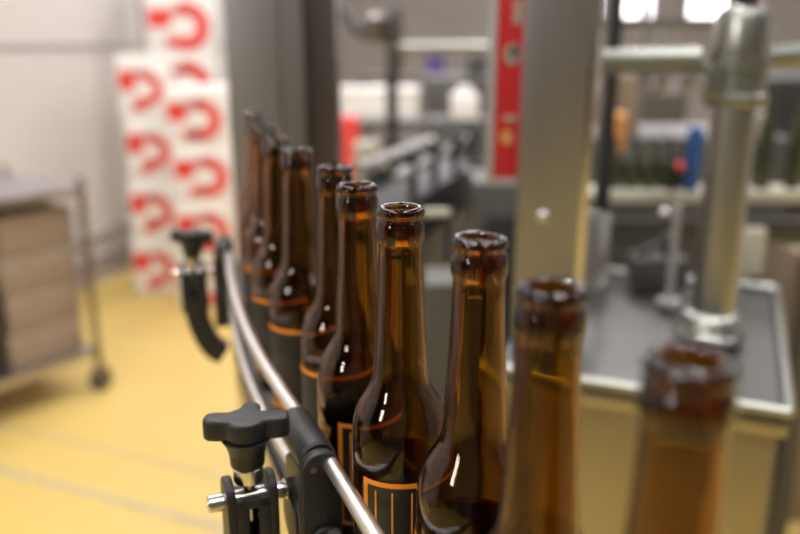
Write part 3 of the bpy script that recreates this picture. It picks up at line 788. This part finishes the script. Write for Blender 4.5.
a = PG(453, 120, 3.6); b_ = PG(479, 94, 3.6); zp = a.z
b = MB(); b.box((0, .1, (b_.z - zp) / 2), (b_.x - a.x, .2, b_.z - zp), bev=.012); o = b.build('white_canister', 'white', None, ((a.x + b_.x) / 2, 3.6, zp)); tag(o, 'small white square canister left of the red sign strip', 'canister')
b = MB(); b.cyl((0, .1, b_.z - zp), (0, .1, b_.z - zp + .03), .03, 20, .004); b.build('cap', 'white', o)
b = MB(); b.box((0, .12, zp / 2), (.30, .26, zp - .001), bev=.008); tag(b.build('grey_cabinet', 'grey', None, ((a.x + b_.x) / 2, 3.6, 0)), 'grey cabinet under the small white canister', 'cabinet')
a = PG(336, 165, 3.3); b_ = PG(358, 118, 3.3)
b = MB(); b.box((0, .08, (b_.z) / 2), (b_.x - a.x, .16, b_.z), bev=.02); tag(b.build('red_bag', 'red', None, ((a.x + b_.x) / 2, 3.3, 0)), 'upright red bag seen just right of the left steel pillar', 'bag')
can(367, 140, 175, 2.7, .045, 'cream', 'cream_drum', 'cream drum beside the red bag behind the fifth bottle', 'drum', 0)
# handling arm and horizontal bars up high
G5 = 3.0
arm = empty('handling_arm', (PG(392, 60, G5).x, G5, 0)); tag(arm, 'dark handling arm on a column above the white bin', 'arm'); x0 = arm.location.x
b = MB(); b.cyl((0, 0, .02), (0, 0, PG(392, 14, G5).z), .022); b.lathe([(0, 0), (.12, 0), (.12, .02), (0, .03)], 28); b.build('column', 'blackpaint', arm)
b = MB(); b.box((.012, -.035, PG(392, 40, G5).z), (.055, .05, .22), bev=.008); b.build('slider', 'grey', arm)
z = PG(392, 47, G5).z
b = MB(); b.cyl((.02, -.05, z), (PG(487, 47, G5).x - x0, -.05, z), .018, 20, .003); b.build('boom', 'pipe', arm)
pts = [Vector((-.19, -.02, PG(360, 5, G5).z)), Vector((-.12, -.03, PG(360, 30, G5).z)), Vector((-.03, -.03, PG(360, 38, G5).z))]
b = MB(); b.tube(catmull(pts, 6), .022, 20); b.build('hose', 'grey', arm)
b = MB(); b.lathe([(0, 0), (.05, 0), (.06, .02), (.06, .08), (.03, .10), (0, .10)], 28, c=(-.04, -.04, PG(370, 42, G5).z)); b.build('motor', 'brushed_dark', arm)
for (px, y0, y1, m, nm, lb) in [(436, 52, 74, 'purple', 'purple_crate', 'small purple crate in the far background left of the white canister'), (479, 56, 76, 'purple', 'purple_crate', 'small purple crate in the far background beside the red sign strip')]:
    a = PG(px - 9, y1, 6.0); b_ = PG(px + 9, y0, 6.0)
    b = MB(); b.box((0, .1, (b_.z - a.z) / 2), (b_.x - a.x, .2, b_.z - a.z), bev=.01); b.box((0, .1, b_.z - a.z - .01), (b_.x - a.x + .02, .22, .02))
    tag(b.build(nm, m, None, ((a.x + b_.x) / 2, 6.0, a.z)), lb, 'crate', 'purple crates on the far shelf')
    zsh = a.z
zsh = PG(436, 74, 6.0).z
sh = empty('storage_shelf', (PG(450, 76, 6.0).x, 6.05, 0)); tag(sh, 'far grey storage shelf carrying the two purple crates', 'shelf')
b = MB(); b.box((0, .12, zsh - .03), (1.3, .36, .03)); b.build('board', 'brushed_dark', sh)
b = MB(); b.box((0, .12, zsh - .50), (1.3, .36, .03)); b.build('board', 'brushed_dark', sh)
for x in (-.63, .63):
    b = MB(); b.box((x, .12, zsh / 2 - .02), (.04, .34, zsh - .04)); b.build('side_frame', 'grey', sh)
bpy.data.objects['purple_crate.001'].location.z = zsh - .0145; bpy.data.objects['purple_crate'].location.z = zsh - .0145
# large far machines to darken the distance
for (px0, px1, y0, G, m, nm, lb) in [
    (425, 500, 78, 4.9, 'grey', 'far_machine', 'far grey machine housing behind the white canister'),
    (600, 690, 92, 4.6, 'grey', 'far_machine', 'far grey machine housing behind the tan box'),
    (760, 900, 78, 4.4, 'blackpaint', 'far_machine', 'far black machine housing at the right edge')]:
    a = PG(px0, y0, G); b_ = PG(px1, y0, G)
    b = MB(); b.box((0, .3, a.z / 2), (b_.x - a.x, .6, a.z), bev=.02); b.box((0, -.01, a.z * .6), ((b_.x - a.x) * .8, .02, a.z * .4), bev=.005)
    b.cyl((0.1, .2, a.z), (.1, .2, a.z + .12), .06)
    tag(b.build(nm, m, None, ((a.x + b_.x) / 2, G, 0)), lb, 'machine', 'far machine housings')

# =================================================================== LIGHT
def area(name, loc, size, power, col=(1, .95, .88), target=None, shape='SQUARE', size_y=None):
    l = bpy.data.lights.new(name, 'AREA'); l.energy = power; l.size = size; l.color = col; l.shape = shape
    if size_y: l.shape = 'RECTANGLE'; l.size_y = size_y
    o = bpy.data.objects.new(name, l); C.objects.link(o); o.location = loc
    d = Vector(target) - Vector(loc) if target else Vector((0, 0, -1))
    o.rotation_euler = d.to_track_quat('-Z', 'Y').to_euler()
    return o
LP = 13
for i, (x, y) in enumerate([(-1.5, .6), (-.5, .5), (.6, .6), (1.7, .5), (-1.2, 2.6), (.0, 2.4), (1.2, 2.7), (2.6, 2.2), (-.7, -1.0), (.7, -1.1), (1.3, 5.0), (-.6, 4.6), (-2.2, 2.0)]):
    area('hall_lamp', (x, y, 3.35), .13, LP if y < 4 else LP * 2)
area('added_soft_fill', (-3.0, -1.8, 2.6), .45, 45, (1, .96, .92), (0, 1.5, .8), size_y=1.1)  # added area light behind left of the camera, for soft reflections; no window there
w = bpy.data.worlds.new('hall'); bpy.context.scene.world = w; w.use_nodes = True
nt = w.node_tree; bg = nt.nodes['Background']
bg.inputs['Color'].default_value = (1, .955, .90, 1); bg.inputs['Strength'].default_value = .42

# =================================================================== CAMERA
cam = bpy.data.cameras.new('camera'); co = bpy.data.objects.new('camera', cam); C.objects.link(co)
co.location = (0, 0, CAMH); co.rotation_euler = (PI / 2 - PITCH, 0, 0)
cam.sensor_width = 36; cam.lens = 36; cam.clip_start = .02; cam.clip_end = 60
cam.dof.use_dof = True; cam.dof.focus_distance = .452; cam.dof.aperture_fstop = 3.4
sc = bpy.context.scene; sc.camera = co
sc.view_settings.view_transform = 'Standard'; sc.view_settings.look = 'None'; sc.view_settings.gamma = 1; sc.view_settings.exposure = -.1
sc.view_settings.use_curve_mapping = False
cy = sc.cycles
cy.max_bounces = 40; cy.transmission_bounces = 36; cy.glossy_bounces = 10; cy.diffuse_bounces = 4; cy.transparent_max_bounces = 16; cy.volume_bounces = 0
cy.caustics_refractive = True; cy.caustics_reflective = True; cy.sample_clamp_indirect = 12
cy.use_denoising = True
